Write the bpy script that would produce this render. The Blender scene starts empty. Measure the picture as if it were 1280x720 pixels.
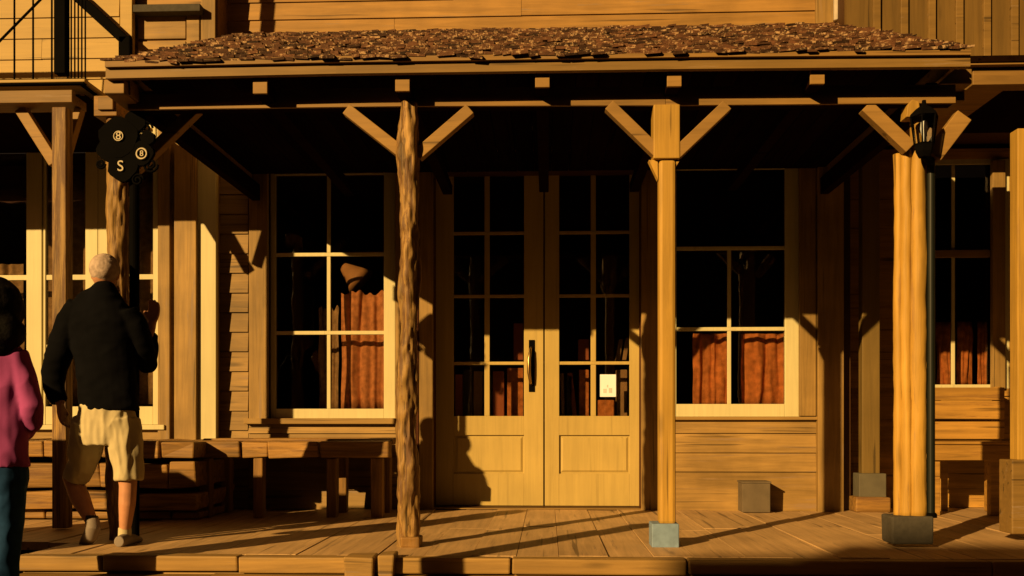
import bpy, bmesh, math, random
from mathutils import Vector, Matrix, noise
R = math.radians
random.seed(7)
scene = bpy.context.scene
C = scene.collection

# ------------------------------------------------------------------ camera
F = 1148.0; CX = 640.0; HY = 528.0; YAW = R(2.2); ZC = 0.756
cam_d = bpy.data.cameras.new('camera'); cam = bpy.data.objects.new('camera', cam_d); C.objects.link(cam)
cam.location = (0, 0, ZC); cam.rotation_euler = (R(90), 0, YAW)
cam_d.sensor_width = 36; cam_d.lens = F / 1280 * 36
cam_d.shift_y = (HY - 360) / 1280; cam_d.clip_end = 500; cam_d.clip_start = 0.05
scene.camera = cam
FW = Vector((-math.sin(YAW), math.cos(YAW), 0)); RT = Vector((math.cos(YAW), math.sin(YAW), 0))

def P(x, y, D):
    """point on the facade-parallel plane Y = D seen at photo pixel x, y"""
    d = FW + RT * ((x - CX) / F) + Vector((0, 0, (HY - y) / F))
    t = D / d.y
    return Vector((d.x * t, D, ZC + d.z * t))
def PX(x, D): return P(x, 500, D).x
def PZ(y, D, x=640): return P(x, y, D).z

# ------------------------------------------------------------------ light
sd = (FW + RT * ((1580 - CX) / F) + Vector((0, 0, (HY - 1045) / F))).normalized()   # travel direction of sunlight
elev = math.asin(-sd.z); azim = math.atan2(-sd.x, -sd.y)        # azimuth of the sun measured from +Y towards +X
w = bpy.data.worlds.new('World'); scene.world = w; w.use_nodes = True
nt = w.node_tree; nt.nodes.clear()
sky = nt.nodes.new('ShaderNodeTexSky'); sky.sky_type = 'NISHITA'; sky.sun_disc = False
sky.sun_elevation = elev; sky.sun_rotation = azim; sky.dust_density = 3.0
mx = nt.nodes.new('ShaderNodeMix'); mx.data_type = 'RGBA'; mx.blend_type = 'MULTIPLY'; mx.inputs[0].default_value = 1
mx.inputs[7].default_value = (0.22, 0.092, 0.038, 1)          # white balance of the whole picture is very warm
bg = nt.nodes.new('ShaderNodeBackground'); bg.inputs[1].default_value = 0.05
wo = nt.nodes.new('ShaderNodeOutputWorld')
nt.links.new(sky.outputs[0], mx.inputs[6]); nt.links.new(mx.outputs[2], bg.inputs[0]); nt.links.new(bg.outputs[0], wo.inputs[0])
sl = bpy.data.lights.new('sun', 'SUN'); sl.energy = 5.0; sl.angle = R(0.5); sl.color = (1.0, 0.625, 0.22)
so = bpy.data.objects.new('sun', sl); C.objects.link(so)
so.rotation_euler = sd.to_track_quat('-Z', 'Y').to_euler()
scene.view_settings.view_transform = 'Standard'; scene.view_settings.look = 'None'
scene.cycles.diffuse_bounces = 1
scene.view_settings.exposure = 0.40; scene.view_settings.gamma = 1

# ------------------------------------------------------------------ materials
def new_mat(name):
    m = bpy.data.materials.new(name); m.use_nodes = True
    return m, m.node_tree, m.node_tree.nodes['Principled BSDF']
def N(nt, t, **kw):
    n = nt.nodes.new(t)
    for k, v in kw.items(): setattr(n, k, v)
    return n
def wood(name, col, axis='x', rough=0.6, vary=0.25, grain=0.35, wear=0.0, wearcol=(0.25, 0.17, 0.1), bump=0.3, knots=0.3, scale=1.0, paint=False, spec=0.3, crack=None):
    if crack is None: crack = 0.12 if paint else 0.55
    """sawn or painted timber; grain runs along `axis`; every separate board gets its own tone"""
    if not paint: col = (col[0], col[1] * .83, col[2] * .45)
    m, nt, b = new_mat(name); L = nt.links.new
    tc = N(nt, 'ShaderNodeTexCoord'); geo = N(nt, 'ShaderNodeNewGeometry')
    mp = N(nt, 'ShaderNodeMapping')
    s = {'x': (1.2, 22, 22), 'y': (22, 1.2, 22), 'z': (22, 22, 1.2)}[axis]
    mp.inputs['Scale'].default_value = [v * scale for v in s]
    off = N(nt, 'ShaderNodeVectorMath', operation='SCALE'); off.inputs[0].default_value = (3.1, 7.7, 5.3)
    L(geo.outputs['Random Per Island'], off.inputs['Scale'])
    sc = N(nt, 'ShaderNodeVectorMath', operation='SCALE'); sc.inputs['Scale'].default_value = 1
    L(tc.outputs['Object'], mp.inputs[0])
    ad = N(nt, 'ShaderNodeVectorMath', operation='ADD'); L(mp.outputs[0], ad.inputs[0])
    of2 = N(nt, 'ShaderNodeVectorMath', operation='SCALE'); of2.inputs['Scale'].default_value = 9
    L(off.outputs[0], of2.inputs[0]); L(of2.outputs[0], ad.inputs[1])
    n1 = N(nt, 'ShaderNodeTexNoise'); n1.inputs['Scale'].default_value = 1.0; n1.inputs['Detail'].default_value = 8; n1.inputs['Roughness'].default_value = 0.65
    n1.inputs['Distortion'].default_value = 0.6
    L(ad.outputs[0], n1.inputs['Vector'])
    n2 = N(nt, 'ShaderNodeTexNoise'); n2.inputs['Scale'].default_value = 2.2; n2.inputs['Detail'].default_value = 6; L(tc.outputs['Object'], n2.inputs['Vector'])
    # brightness factor
    def mr(src, a, c, lo, hi):
        r = N(nt, 'ShaderNodeMapRange'); r.inputs[1].default_value = a; r.inputs[2].default_value = c; r.inputs[3].default_value = lo; r.inputs[4].default_value = hi
        L(src, r.inputs[0]); return r.outputs[0]
    g = mr(n1.outputs[0], 0.3, 0.7, 1 - grain, 1 + grain * 0.6)
    v = mr(geo.outputs['Random Per Island'], 0, 1, 1 - vary, 1 + vary * 0.6)
    bl = mr(n2.outputs[0], 0.3, 0.7, 1 - knots * 0.5, 1 + knots * 0.3)
    m1 = N(nt, 'ShaderNodeMath', operation='MULTIPLY'); L(g, m1.inputs[0]); L(v, m1.inputs[1])
    m2 = N(nt, 'ShaderNodeMath', operation='MULTIPLY'); L(m1.outputs[0], m2.inputs[0]); L(bl, m2.inputs[1])
    cm = N(nt, 'ShaderNodeVectorMath', operation='SCALE'); cm.inputs[0].default_value = [c * 0.68 for c in col]; L(m2.outputs[0], cm.inputs['Scale'])
    out = cm.outputs[0]
    if wear > 0:
        n3 = N(nt, 'ShaderNodeTexNoise'); n3.inputs['Scale'].default_value = 0.9; n3.inputs['Detail'].default_value = 9; n3.inputs['Roughness'].default_value = 0.75
        L(ad.outputs[0], n3.inputs['Vector'])
        f = mr(n3.outputs[0], 0.62 - wear * 0.25, 0.68 - wear * 0.2, 0, 0.85)
        mm = N(nt, 'ShaderNodeMix', data_type='RGBA'); L(f, mm.inputs[0]); L(out, mm.inputs[6]); mm.inputs[7].default_value = (*wearcol, 1)
        out = mm.outputs[2]
    vm = N(nt, 'ShaderNodeMapping'); vm.inputs['Scale'].default_value = {'x': (.9, 4.2, 4.2), 'y': (4.2, .9, 4.2), 'z': (4.2, 4.2, .9)}[axis]
    L(tc.outputs['Object'], vm.inputs[0]); va = N(nt, 'ShaderNodeVectorMath', operation='ADD'); L(vm.outputs[0], va.inputs[0]); L(of2.outputs[0], va.inputs[1])
    vo = N(nt, 'ShaderNodeTexVoronoi'); vo.inputs['Scale'].default_value = 1.0; L(va.outputs[0], vo.inputs['Vector'])
    kn = mr(vo.outputs['Distance'], 0.035, 0.11, 1 - 0.75 * min(1, crack * 1.3), 1.0)
    cmpg = N(nt, 'ShaderNodeMapping'); cmpg.inputs['Scale'].default_value = {'x': (1.1, 34, 34), 'y': (34, 1.1, 34), 'z': (34, 34, 1.1)}[axis]
    L(tc.outputs['Object'], cmpg.inputs[0]); ca = N(nt, 'ShaderNodeVectorMath', operation='ADD'); L(cmpg.outputs[0], ca.inputs[0]); L(of2.outputs[0], ca.inputs[1])
    n4 = N(nt, 'ShaderNodeTexNoise'); n4.inputs['Scale'].default_value = 0.8; n4.inputs['Detail'].default_value = 2; L(ca.outputs[0], n4.inputs['Vector'])
    ck = mr(n4.outputs[0], 0.30, 0.36, 1 - crack, 1.0)
    kk = N(nt, 'ShaderNodeMath', operation='MULTIPLY'); L(kn, kk.inputs[0]); L(ck, kk.inputs[1])
    fm = N(nt, 'ShaderNodeVectorMath', operation='SCALE'); L(out, fm.inputs[0]); L(kk.outputs[0], fm.inputs['Scale']); out = fm.outputs[0]
    L(out, b.inputs['Base Color']); b.inputs['Roughness'].default_value = rough
    bp = N(nt, 'ShaderNodeBump'); bp.inputs['Strength'].default_value = bump; bp.inputs['Distance'].default_value = 0.006
    L(n1.outputs[0], bp.inputs['Height']); L(bp.outputs[0], b.inputs['Normal'])
    b.inputs['Specular IOR Level'].default_value = spec
    return m
def plain(name, col, rough=0.6, metal=0.0, vary=0.15, scale=8, bump=0.0, spec=0.4):
    m, nt, b = new_mat(name); L = nt.links.new
    tc = N(nt, 'ShaderNodeTexCoord'); n = N(nt, 'ShaderNodeTexNoise'); n.inputs['Scale'].default_value = scale; n.inputs['Detail'].default_value = 7
    L(tc.outputs['Object'], n.inputs['Vector'])
    r = N(nt, 'ShaderNodeMapRange'); r.inputs[1].default_value = 0.3; r.inputs[2].default_value = 0.7; r.inputs[3].default_value = 1 - vary; r.inputs[4].default_value = 1 + vary
    L(n.outputs[0], r.inputs[0])
    cm = N(nt, 'ShaderNodeVectorMath', operation='SCALE'); cm.inputs[0].default_value = col; L(r.outputs[0], cm.inputs['Scale'])
    L(cm.outputs[0], b.inputs['Base Color']); b.inputs['Roughness'].default_value = rough; b.inputs['Metallic'].default_value = metal
    b.inputs['Specular IOR Level'].default_value = spec
    if bump:
        bp = N(nt, 'ShaderNodeBump'); bp.inputs['Strength'].default_value = bump; bp.inputs['Distance'].default_value = 0.01
        L(n.outputs[0], bp.inputs['Height']); L(bp.outputs[0], b.inputs['Normal'])
    return m
def glass_mat(name):
    m = bpy.data.materials.new(name); m.use_nodes = True; nt = m.node_tree; nt.nodes.clear(); L = nt.links.new
    o = N(nt, 'ShaderNodeOutputMaterial'); mixs = N(nt, 'ShaderNodeMixShader'); t = N(nt, 'ShaderNodeBsdfTransparent'); t.inputs[0].default_value = (0.86, 0.86, 0.84, 1)
    g = N(nt, 'ShaderNodeBsdfGlossy'); g.inputs['Roughness'].default_value = 0.02
    fr = N(nt, 'ShaderNodeFresnel'); fr.inputs[0].default_value = 1.5
    n = N(nt, 'ShaderNodeTexNoise'); n.inputs['Scale'].default_value = 3; tc = N(nt, 'ShaderNodeTexCoord'); L(tc.outputs['Object'], n.inputs['Vector'])
    bp = N(nt, 'ShaderNodeBump'); bp.inputs['Strength'].default_value = 0.015; bp.inputs['Distance'].default_value = 0.05; L(n.outputs[0], bp.inputs['Height']); L(bp.outputs[0], g.inputs['Normal'])
    L(fr.outputs[0], mixs.inputs[0]); L(t.outputs[0], mixs.inputs[1]); L(g.outputs[0], mixs.inputs[2]); L(mixs.outputs[0], o.inputs[0])
    return m
M = {}
M['siding'] = wood('siding_tan', (0.47, 0.345, 0.20), 'x', vary=0.22, grain=0.34, wear=0.2, wearcol=(0.26, 0.17, 0.10), knots=0.6)
M['siding_up'] = wood('siding_upper', (0.50, 0.335, 0.17), 'x', vary=0.16, grain=0.30, wear=0.15, knots=0.5)
M['siding_cream'] = wood('siding_cream', (0.66, 0.54, 0.33), 'x', vary=0.06, grain=0.12, bump=0.15, knots=0.15)
M['trim'] = wood('trim_tan', (0.50, 0.37, 0.21), 'z', vary=0.2, grain=0.32, wear=0.18, knots=0.6)
M['trim_x'] = wood('trim_tan_across', (0.50, 0.37, 0.21), 'x', vary=0.12, grain=0.22, wear=0.08)
M['sash'] = wood('sash_cream_paint', (0.86, 0.76, 0.42), 'z', vary=0.04, grain=0.09, bump=0.08, knots=0.15, rough=0.5, paint=True)
M['door'] = wood('door_yellow_paint', (0.70, 0.51, 0.165), 'z', vary=0.05, grain=0.11, bump=0.1, knots=0.2, rough=0.5, paint=True)
M['beam'] = wood('beam_brown', (0.36, 0.245, 0.125), 'x', vary=0.2, grain=0.3, wear=0.1)
M['fascia'] = wood('fascia_olive', (0.31, 0.22, 0.11), 'x', vary=0.1, grain=0.25, wear=0.1)
M['brace'] = wood('brace_wood', (0.48, 0.33, 0.17), 'x', vary=0.15, grain=0.22)
M['post'] = wood('post_wood', (0.68, 0.48, 0.16), 'z', vary=0.1, grain=0.28, wear=0.15, wearcol=(0.3, 0.17, 0.06))
M['log'] = wood('log_bark', (0.56, 0.40, 0.23), 'z', vary=0.1, grain=0.65, wear=0.6, wearcol=(0.10, 0.045, 0.02), bump=1.0, scale=1.3)
M['logyellow'] = wood('log_yellow', (0.68, 0.47, 0.155), 'z', vary=0.2, grain=0.3, wear=0.2, wearcol=(0.3, 0.17, 0.06), bump=0.6)
M['deck'] = wood('deck_boards', (0.88, 0.68, 0.60), 'y', vary=0.12, grain=0.25, wear=0.12, wearcol=(0.28, 0.18, 0.11))
M['deckx'] = wood('deck_edge', (0.50, 0.36, 0.20), 'x', vary=0.2, grain=0.35, wear=0.25)
M['shake'] = wood('roof_shakes', (0.19, 0.085, 0.04), 'y', vary=0.8, grain=0.4, wear=0.36, wearcol=(0.66, 0.44, 0.24), rough=0.6, bump=0.8, paint=True)
M['shade_trim'] = wood('shade_red_trim', (0.12, 0.042, 0.02), 'x', vary=0.2, grain=0.3, paint=True, spec=0.05)  # porch shade put into the colour of head casings, reveal and wall board
M['shade_wall'] = wood('shade_dark_boards', (0.05, 0.025, 0.014), 'x', vary=0.2, grain=0.3, paint=True, spec=0.05)  # siding darkened by colour to hold the shade under the porch
M['timber'] = wood('rough_timber', (0.50, 0.32, 0.15), 'x', vary=0.3, grain=0.55, wear=0.4, wearcol=(0.14, 0.07, 0.03), bump=0.9)
M['timber_z'] = wood('rough_timber_upright', (0.46, 0.29, 0.13), 'z', vary=0.3, grain=0.5, wear=0.4, wearcol=(0.14, 0.07, 0.03), bump=0.9)
M['settle'] = wood('settle_wood', (0.62, 0.40, 0.15), 'x', vary=0.2, grain=0.4, wear=0.25, wearcol=(0.22, 0.11, 0.03), bump=0.5)
M['batten'] = wood('batten_wood', (0.22, 0.155, 0.07), 'z', vary=0.15, grain=0.25)
M['olive'] = wood('olive_pilaster', (0.26, 0.20, 0.10), 'z', vary=0.1, grain=0.2)
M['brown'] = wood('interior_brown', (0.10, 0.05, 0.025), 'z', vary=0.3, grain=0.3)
M['shade_beam'] = wood('shade_dark_beam', (0.02, 0.010, 0.006), 'x', vary=0.2, grain=0.3, spec=0.0)  # shaded version of the beam wood, near-black so joists stay dark
M['ceiling'] = wood('porch_ceiling', (0.014, 0.007, 0.004), 'y', vary=0.3, grain=0.3, spec=0.0)  # near-black colour carries the shade under the roof
M['glass'] = glass_mat('window_glass')
M['iron'] = plain('black_iron', (0.003, 0.0027, 0.0025), 0.8, 0.0, spec=0.02)
M['pole'] = plain('dark_green_pole', (0.008, 0.010, 0.007), 0.5, 0.0, spec=0.25)
M['brass'] = plain('worn_brass', (0.45, 0.30, 0.12), 0.35, 1.0)
M['concrete'] = plain('concrete_base', (0.06, 0.052, 0.04), 0.9, bump=0.5, scale=25)
M['bluebase'] = plain('blue_grey_base', (0.18, 0.27, 0.40), 0.6, bump=0.2, scale=20)
M['greybase'] = plain('grey_olive_base', (0.10, 0.088, 0.06), 0.8)
M['box'] = plain('box_grey_brown', (0.12, 0.09, 0.055), 0.8, bump=0.2)
M['dirt'] = plain('street_dirt', (0.06, 0.045, 0.032), 0.95, vary=0.3, bump=0.6, scale=14)
M['paper'] = plain('paper_white', (0.80, 0.86, 0.95), 0.7, vary=0.02)
M['ink'] = plain('ink_grey', (0.6, 0.6, 0.6), 0.8)
M['white'] = plain('white_pipe', (0.75, 0.66, 0.55), 0.5)
M['curtain'] = plain('curtain_rust', (0.70, 0.22, 0.06), 0.9, vary=0.35, scale=18, spec=0.1)
M['curtain_pink'] = plain('curtain_pink', (0.72, 0.27, 0.10), 0.9, vary=0.3, scale=22, spec=0.1)
M['curtain_brown'] = plain('curtain_brown', (0.42, 0.24, 0.11), 0.9, vary=0.3, scale=22, spec=0.1)
M['book_red'] = plain('book_red', (0.50, 0.13, 0.045), 0.7)
M['book_tan'] = plain('book_tan', (0.45, 0.24, 0.10), 0.7)
M['book_dark'] = plain('book_dark', (0.08, 0.05, 0.03), 0.7)
M['shade'] = plain('lampshade_orange', (0.55, 0.25, 0.09), 0.7)
M['skin'] = plain('skin', (0.52, 0.25, 0.14), 0.55, vary=0.10, scale=20)
M['hair_grey'] = plain('cap_grey', (0.42, 0.32, 0.27), 0.8, vary=0.3, scale=30, bump=0.4)
M['hair_dark'] = plain('hair_dark', (0.004, 0.003, 0.0025), 0.7, spec=0.1, bump=0.5, scale=60)
M['jacket'] = plain('jacket_black', (0.003, 0.003, 0.004), 0.9, vary=0.3, scale=6, bump=0.3, spec=0.06)
M['shorts'] = plain('shorts_khaki', (0.52, 0.44, 0.27), 0.85, vary=0.08, scale=12, bump=0.3, spec=0.1)
M['magenta'] = plain('top_magenta', (0.36, 0.07, 0.26), 0.85, vary=0.12, scale=10, bump=0.2, spec=0.1)
M['jeans'] = plain('jeans_blue', (0.018, 0.06, 0.16), 0.85, vary=0.25, scale=16, spec=0.1)
M['sock'] = plain('sock_black', (0.03, 0.03, 0.03), 0.9)
M['shoe'] = plain('shoe_grey', (0.22, 0.18, 0.15), 0.7)
M['plaster'] = plain('opposite_plaster', (0.05, 0.035, 0.025), 0.9)
M['tin'] = plain('tin_roof', (0.5, 0.48, 0.44), 0.5)

# ------------------------------------------------------------------ mesh helpers
class MB:
    def __init__(s): s.v = []; s.f = []
    def raw(s, vs, fs):
        o = len(s.v); s.v += [tuple(v) for v in vs]; s.f += [tuple(i + o for i in f) for f in fs]; return s
    def box(s, x0, x1, y0, y1, z0, z1, j=0.0):
        if x0 > x1: x0, x1 = x1, x0
        if z0 > z1: z0, z1 = z1, z0
        if y0 > y1: y0, y1 = y1, y0
        q = lambda: random.uniform(-j, j) if j else 0
        vs = [(x + q(), y + q(), z + q()) for z in (z0, z1) for (x, y) in ((x0, y0), (x1, y0), (x1, y1), (x0, y1))]
        return s.raw(vs, [(3, 2, 1, 0), (4, 5, 6, 7), (0, 1, 5, 4), (1, 2, 6, 5), (2, 3, 7, 6), (3, 0, 4, 7)])
    def pbox(s, px0, px1, py0, py1, D, depth, j=0.0):
        """box whose front face (Y = D) covers that photo rectangle; it runs back `depth`"""
        a = P(px0, py1, D); b = P(px1, py0, D)
        return s.box(a.x, b.x, D, D + depth, a.z, b.z, j)
    def prism(s, pts, D, depth):
        """outline of world x,z points facing the street, thickness along Y"""
        n = len(pts)
        vs = [(p[0], D, p[1]) for p in pts] + [(p[0], D + depth, p[1]) for p in pts]
        area = sum(pts[i][0] * pts[(i + 1) % n][1] - pts[(i + 1) % n][0] * pts[i][1] for i in range(n))
        fr = list(range(n)); bk = [i + n for i in range(n)]
        fs = [fr if area > 0 else fr[::-1], bk[::-1] if area > 0 else bk]
        for i in range(n):
            k = (i + 1) % n
            fs.append((i, i + n, k + n, k) if area > 0 else (k, k + n, i + n, i))
        return s.raw(vs, fs)
    def pprism(s, pp, D, depth): return s.prism([(P(x, y, D).x, P(x, y, D).z) for x, y in pp], D, depth)
    def beam(s, a, b, wx, wy, up=Vector((0, 1, 0))):
        a = Vector(a); b = Vector(b); d = (b - a).normalized()
        u = d.cross(up)
        if u.length < 1e-4: u = d.cross(Vector((1, 0, 0)))
        u.normalize(); v = d.cross(u).normalized()
        vs = []
        for p in (a, b):
            for i, k in ((-1, -1), (1, -1), (1, 1), (-1, 1)): vs.append(p + u * i * wx / 2 + v * k * wy / 2)
        return s.raw(vs, [(0, 1, 2, 3), (7, 6, 5, 4), (0, 4, 5, 1), (1, 5, 6, 2), (2, 6, 7, 3), (3, 7, 4, 0)])
    def tube(s, pts, rad, n=12, cap=True, rough=0.0, seed=0):
        pts = [Vector(p) for p in pts]; rs = rad if isinstance(rad, (list, tuple)) else [rad] * len(pts)
        rings = []
        for i, p in enumerate(pts):
            d = (pts[min(i + 1, len(pts) - 1)] - pts[max(i - 1, 0)]).normalized()
            u = d.cross(Vector((0, 1, 0)) if abs(d.y) < 0.9 else Vector((1, 0, 0))).normalized(); v = d.cross(u)
            ring = []
            for k in range(n):
                a = 2 * math.pi * k / n
                r = rs[i]
                q = p + (u * math.cos(a) + v * math.sin(a)) * r
                if rough:
                    w = Vector((q.x * 14 + seed, q.y * 14, q.z * 3.5)); r2 = noise.noise(w) * rough + noise.noise(Vector((q.x * 42, q.y * 42, q.z * 13))) * rough * 0.5 - max(0, noise.noise(Vector((q.x * 60, q.y * 60, q.z * 9 + seed))) - .15) * rough * 1.1
                    q = p + (u * math.cos(a) + v * math.sin(a)) * (r + r2)
                ring.append(q)
            rings.append(ring)
        vs = [q for r in rings for q in r]; fs = []
        for i in range(len(pts) - 1):
            for k in range(n):
                a = i * n + k; b = i * n + (k + 1) % n
                fs.append((a, b, b + n, a + n))
        if cap: fs.append(tuple(range(n))[::-1]); fs.append(tuple((len(pts) - 1) * n + k for k in range(n)))
        return s.raw(vs, fs)
    def lathe(s, cx, cy, prof, n=24):
        return s.tube([(cx, cy, z) for r, z in prof], [max(r, 0.0005) for r, z in prof], n)
    def build(s, name, mat, parent=None, bevel=0.0, smooth=False, origin=None):
        me = bpy.data.meshes.new(name); me.from_pydata(s.v, [], s.f); me.materials.append(mat)
        bm = bmesh.new(); bm.from_mesh(me); bmesh.ops.recalc_face_normals(bm, faces=bm.faces); bm.to_mesh(me); bm.free()
        if smooth:
            for p in me.polygons: p.use_smooth = True
        o = bpy.data.objects.new(name, me); C.objects.link(o)
        if parent: o.parent = parent; o.matrix_parent_inverse = parent.matrix_world.inverted() if False else Matrix.Translation(-parent.location)
        if bevel:
            b = o.modifiers.new('bevel', 'BEVEL'); b.width = bevel; b.segments = 2; b.limit_method = 'ANGLE'; b.angle_limit = R(35)
        return o
def tag(o, label=None, cat=None, group=None, kind=None):
    if label: o['label'] = label
    if cat: o['category'] = cat
    if group: o['group'] = group
    if kind: o['kind'] = kind
    return o
def thing(name, loc, label, cat, group=None):
    o = bpy.data.objects.new(name, None); o.empty_display_size = 0.2; C.objects.link(o); o.location = loc
    return tag(o, label, cat, group)
def one(**k): return MB()

POST_D = 5.60; FASC_D = 5.38; WALL_D = 7.95; DOOR_D = 8.17; JOIST_D = 5.43

# ------------------------------------------------------------------ ground
g = MB(); g.box(-60, 60, -40, 60, -0.5, -0.20)
tag(g.build('street', M['dirt']), kind='structure')
# boardwalk: planks running front to back
dk = MB(); x0 = PX(38, 5.2); x = x0; xr = 9.0
while x < xr:
    wd = random.uniform(0.22, 0.30)
    ya = random.uniform(6.2, 7.0)
    dz = random.uniform(-0.004, 0.004)
    dk.box(x, x + wd - 0.003, 5.19, ya, -0.06, dz); dk.box(x, x + wd - 0.003, ya + 0.002, 9.6, -0.06, dz + random.uniform(-0.003, 0.003))
    x += wd
x = x0
while x > -12:      # porch of the left building set a little back
    wd = random.uniform(0.19, 0.24); dz = random.uniform(-0.004, 0.004)
    dk.box(x - wd + 0.006, x, 5.75, 9.6, -0.06, dz - 0.01); x -= wd
walk = tag(dk.build('boardwalk', M['deck'], bevel=0.0012), kind='structure')
ed = MB(); x = x0 - 0.02
cuts = [PX(p, 5.1) for p in (130, 300, 640, 860, 1240)] + [9]
for c in cuts:
    ed.box(x, c - 0.008, 5.08, 5.185, -0.085 + random.uniform(-.004, .004), 0.004 + random.uniform(-.006, .004), 0.004); x = c
ed.box(x0, 9, 5.12, 5.18, -0.2, -0.09)
ed.build('edge_timber', M['deckx'], walk, bevel=0.01)
lt = MB(); x = x0
for c in [PX(p, 4.9) for p in (250, 480, 845, 1100)] + [9]:
    for k in range(4):
        lt.box(x, c - 0.006, 4.98 - k * 0.17, 5.10 - k * 0.17 + 0.04, -0.2, -0.10 + random.uniform(-.003, .003), 0.002)
    x = c
lt.build('lower_step', M['deckx'], walk, bevel=0.005)

# ------------------------------------------------------------------ generic builders
def clap(mb, x0, x1, z0, z1, Y, pitch=0.172, lip=0.020, breaks=True):
    """lapped clapboards with the wall face at Y"""
    z = z0
    while z < z1 - 0.01:
        zt = min(z + pitch, z1)
        segs = [x0]
        if breaks and x1 - x0 > 2:
            xx = x0 + random.uniform(1.5, 3.0)
            while xx < x1 - 0.6: segs.append(xx); xx += random.uniform(2.4, 3.6)
        segs.append(x1)
        for a, b in zip(segs[:-1], segs[1:]):
            dz = random.uniform(-0.002, 0.002)
            vs = [(a, Y - lip, z + dz), (b - 0.003, Y - lip, z + dz), (b - 0.003, Y - 0.002, zt - 0.003), (a, Y - 0.002, zt - 0.003),
                  (a, Y + 0.03, z + dz), (b - 0.003, Y + 0.03, z + dz), (b - 0.003, Y + 0.03, zt - 0.003), (a, Y + 0.03, zt - 0.003)]
            mb.raw(vs, [(0, 1, 2, 3), (7, 6, 5, 4), (0, 4, 5, 1), (1, 5, 6, 2), (2, 6, 7, 3), (3, 7, 4, 0)])
        z += pitch
def log_pts(px, y0, y1, D, r0, r1, wob, n=46, seed=0, lean=0):
    a = P(px, y0, D); b = P(px + lean, y1, D); pts = []; rs = []
    for i in range(n + 1):
        t = i / n; p = a.lerp(b, t)
        p += Vector((noise.noise((t * 3.1 + seed, 0, 0)) * wob, noise.noise((0, t * 3.1 + seed, 0)) * wob, 0))
        pts.append(p); rs.append(r0 + (r1 - r0) * t + noise.noise((t * 7, seed, 3)) * r0 * 0.07)
    return pts, rs
def curtain(px0, px1, y0, y1, D, mat, label, ragged=0, group=None, folds=None, seed=0, name='curtain', cat='curtain'):
    a = P(px0, y1, D); b = P(px1, y0, D); W = b.x - a.x
    nx = max(16, int(W * 160)); nz = 10; mb = MB(); vs = []; fs = []
    for k in range(nz + 1):
        for i in range(nx + 1):
            t = i / nx; zz = a.z + (b.z - a.z) * k / nz
            if k == nz and ragged: zz += noise.noise((t * 6 + seed, 0, 9)) * ragged
            yy = D + math.sin(t * W * 48 + seed + noise.noise((t * 5, k * .12, seed)) * 4) * 0.013 + math.sin(t * W * 19 + seed * 2) * .012 + noise.noise((t * 6, k * .2, seed)) * 0.02
            vs.append((a.x + W * t + noise.noise((k * .3, t * 3, seed)) * 0.01, yy, zz))
    for k in range(nz):
        for i in range(nx):
            q = k * (nx + 1) + i; fs.append((q, q + 1, q + nx + 2, q + nx + 1))
    mb.raw(vs, fs); o = mb.build(name, mat, smooth=True)
    sm = o.modifiers.new('solid', 'SOLIDIFY'); sm.thickness = 0.003
    return tag(o, label, cat, group)

# ------------------------------------------------------------------ the middle building
wl, wr = PX(272, WALL_D), PX(1056, WALL_D)
main = thing('wooden_storefront', (0, WALL_D, 0), 'tan clapboard western storefront with double doors behind the shaded porch', 'building')
ZT = 5.9
# openings (world)
LWx = (PX(335, WALL_D), PX(494, WALL_D)); LWz = (PZ(523, WALL_D), PZ(200, WALL_D))
RWx = (PX(826, WALL_D), PX(1000, WALL_D)); RWz = (PZ(520, WALL_D), PZ(200, WALL_D))
DRx = (PX(541, WALL_D), PX(802, WALL_D)); DRz = PZ(188, WALL_D)
up0 = PZ(42, WALL_D)
wm = MB()
clap(wm, wl, PX(311, WALL_D), 0, up0, WALL_D)                                  # left strip
clap(wm, PX(311, WALL_D), PX(524, WALL_D), 0, LWz[0] - 0.045, WALL_D, 0.165)    # below left window
clap(wm, PX(823, WALL_D), PX(1020, WALL_D), 0.0, 0.33, WALL_D, 0.33)            # wide base board, right
clap(wm, PX(823, WALL_D), PX(1020, WALL_D), 0.333, RWz[0] - 0.02, WALL_D, 0.166)
dw = MB(); clap(dw, PX(311, WALL_D), wr, LWz[1] + 0.12, up0, WALL_D); dw.build('shade_upper_boards', M['shade_wall'], main)                      # above the windows; the porch shade is painted into these boards
wm.box(LWx[1] + 0.1, DRx[0], WALL_D, WALL_D + 0.03, 0, DRz + 0.2)
wm.box(DRx[1], RWx[0], WALL_D, WALL_D + 0.03, 0, DRz + 0.2)
wm.box(LWx[0] - .16, LWx[0], WALL_D, WALL_D + 0.03, LWz[0] - .05, LWz[1] + .13)
wm.box(RWx[1], RWx[1] + .16, WALL_D, WALL_D + 0.03, RWz[0] - .05, RWz[1] + .13)
wm.box(DRx[0], DRx[1], WALL_D, WALL_D + .03, DRz, DRz + .2)
wm.build('wall', M['siding'], main)
# shell of the room behind
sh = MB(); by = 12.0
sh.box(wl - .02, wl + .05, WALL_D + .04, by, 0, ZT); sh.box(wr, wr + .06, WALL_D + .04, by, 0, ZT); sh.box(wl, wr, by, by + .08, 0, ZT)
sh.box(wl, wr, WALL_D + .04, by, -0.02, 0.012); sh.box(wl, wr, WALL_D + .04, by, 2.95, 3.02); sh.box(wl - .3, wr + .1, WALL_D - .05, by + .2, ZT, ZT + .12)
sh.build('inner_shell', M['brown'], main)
um = MB(); clap(um, wl, PX(1020, WALL_D), up0, ZT, WALL_D, 0.152, 0.016)
um.build('upper_wall', M['siding_up'], main)
cb = MB(); cb.pbox(1020, 1042, -250, 40, WALL_D - .045, .06); cb.build('corner_board', M['trim'], main, bevel=.004)
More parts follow.
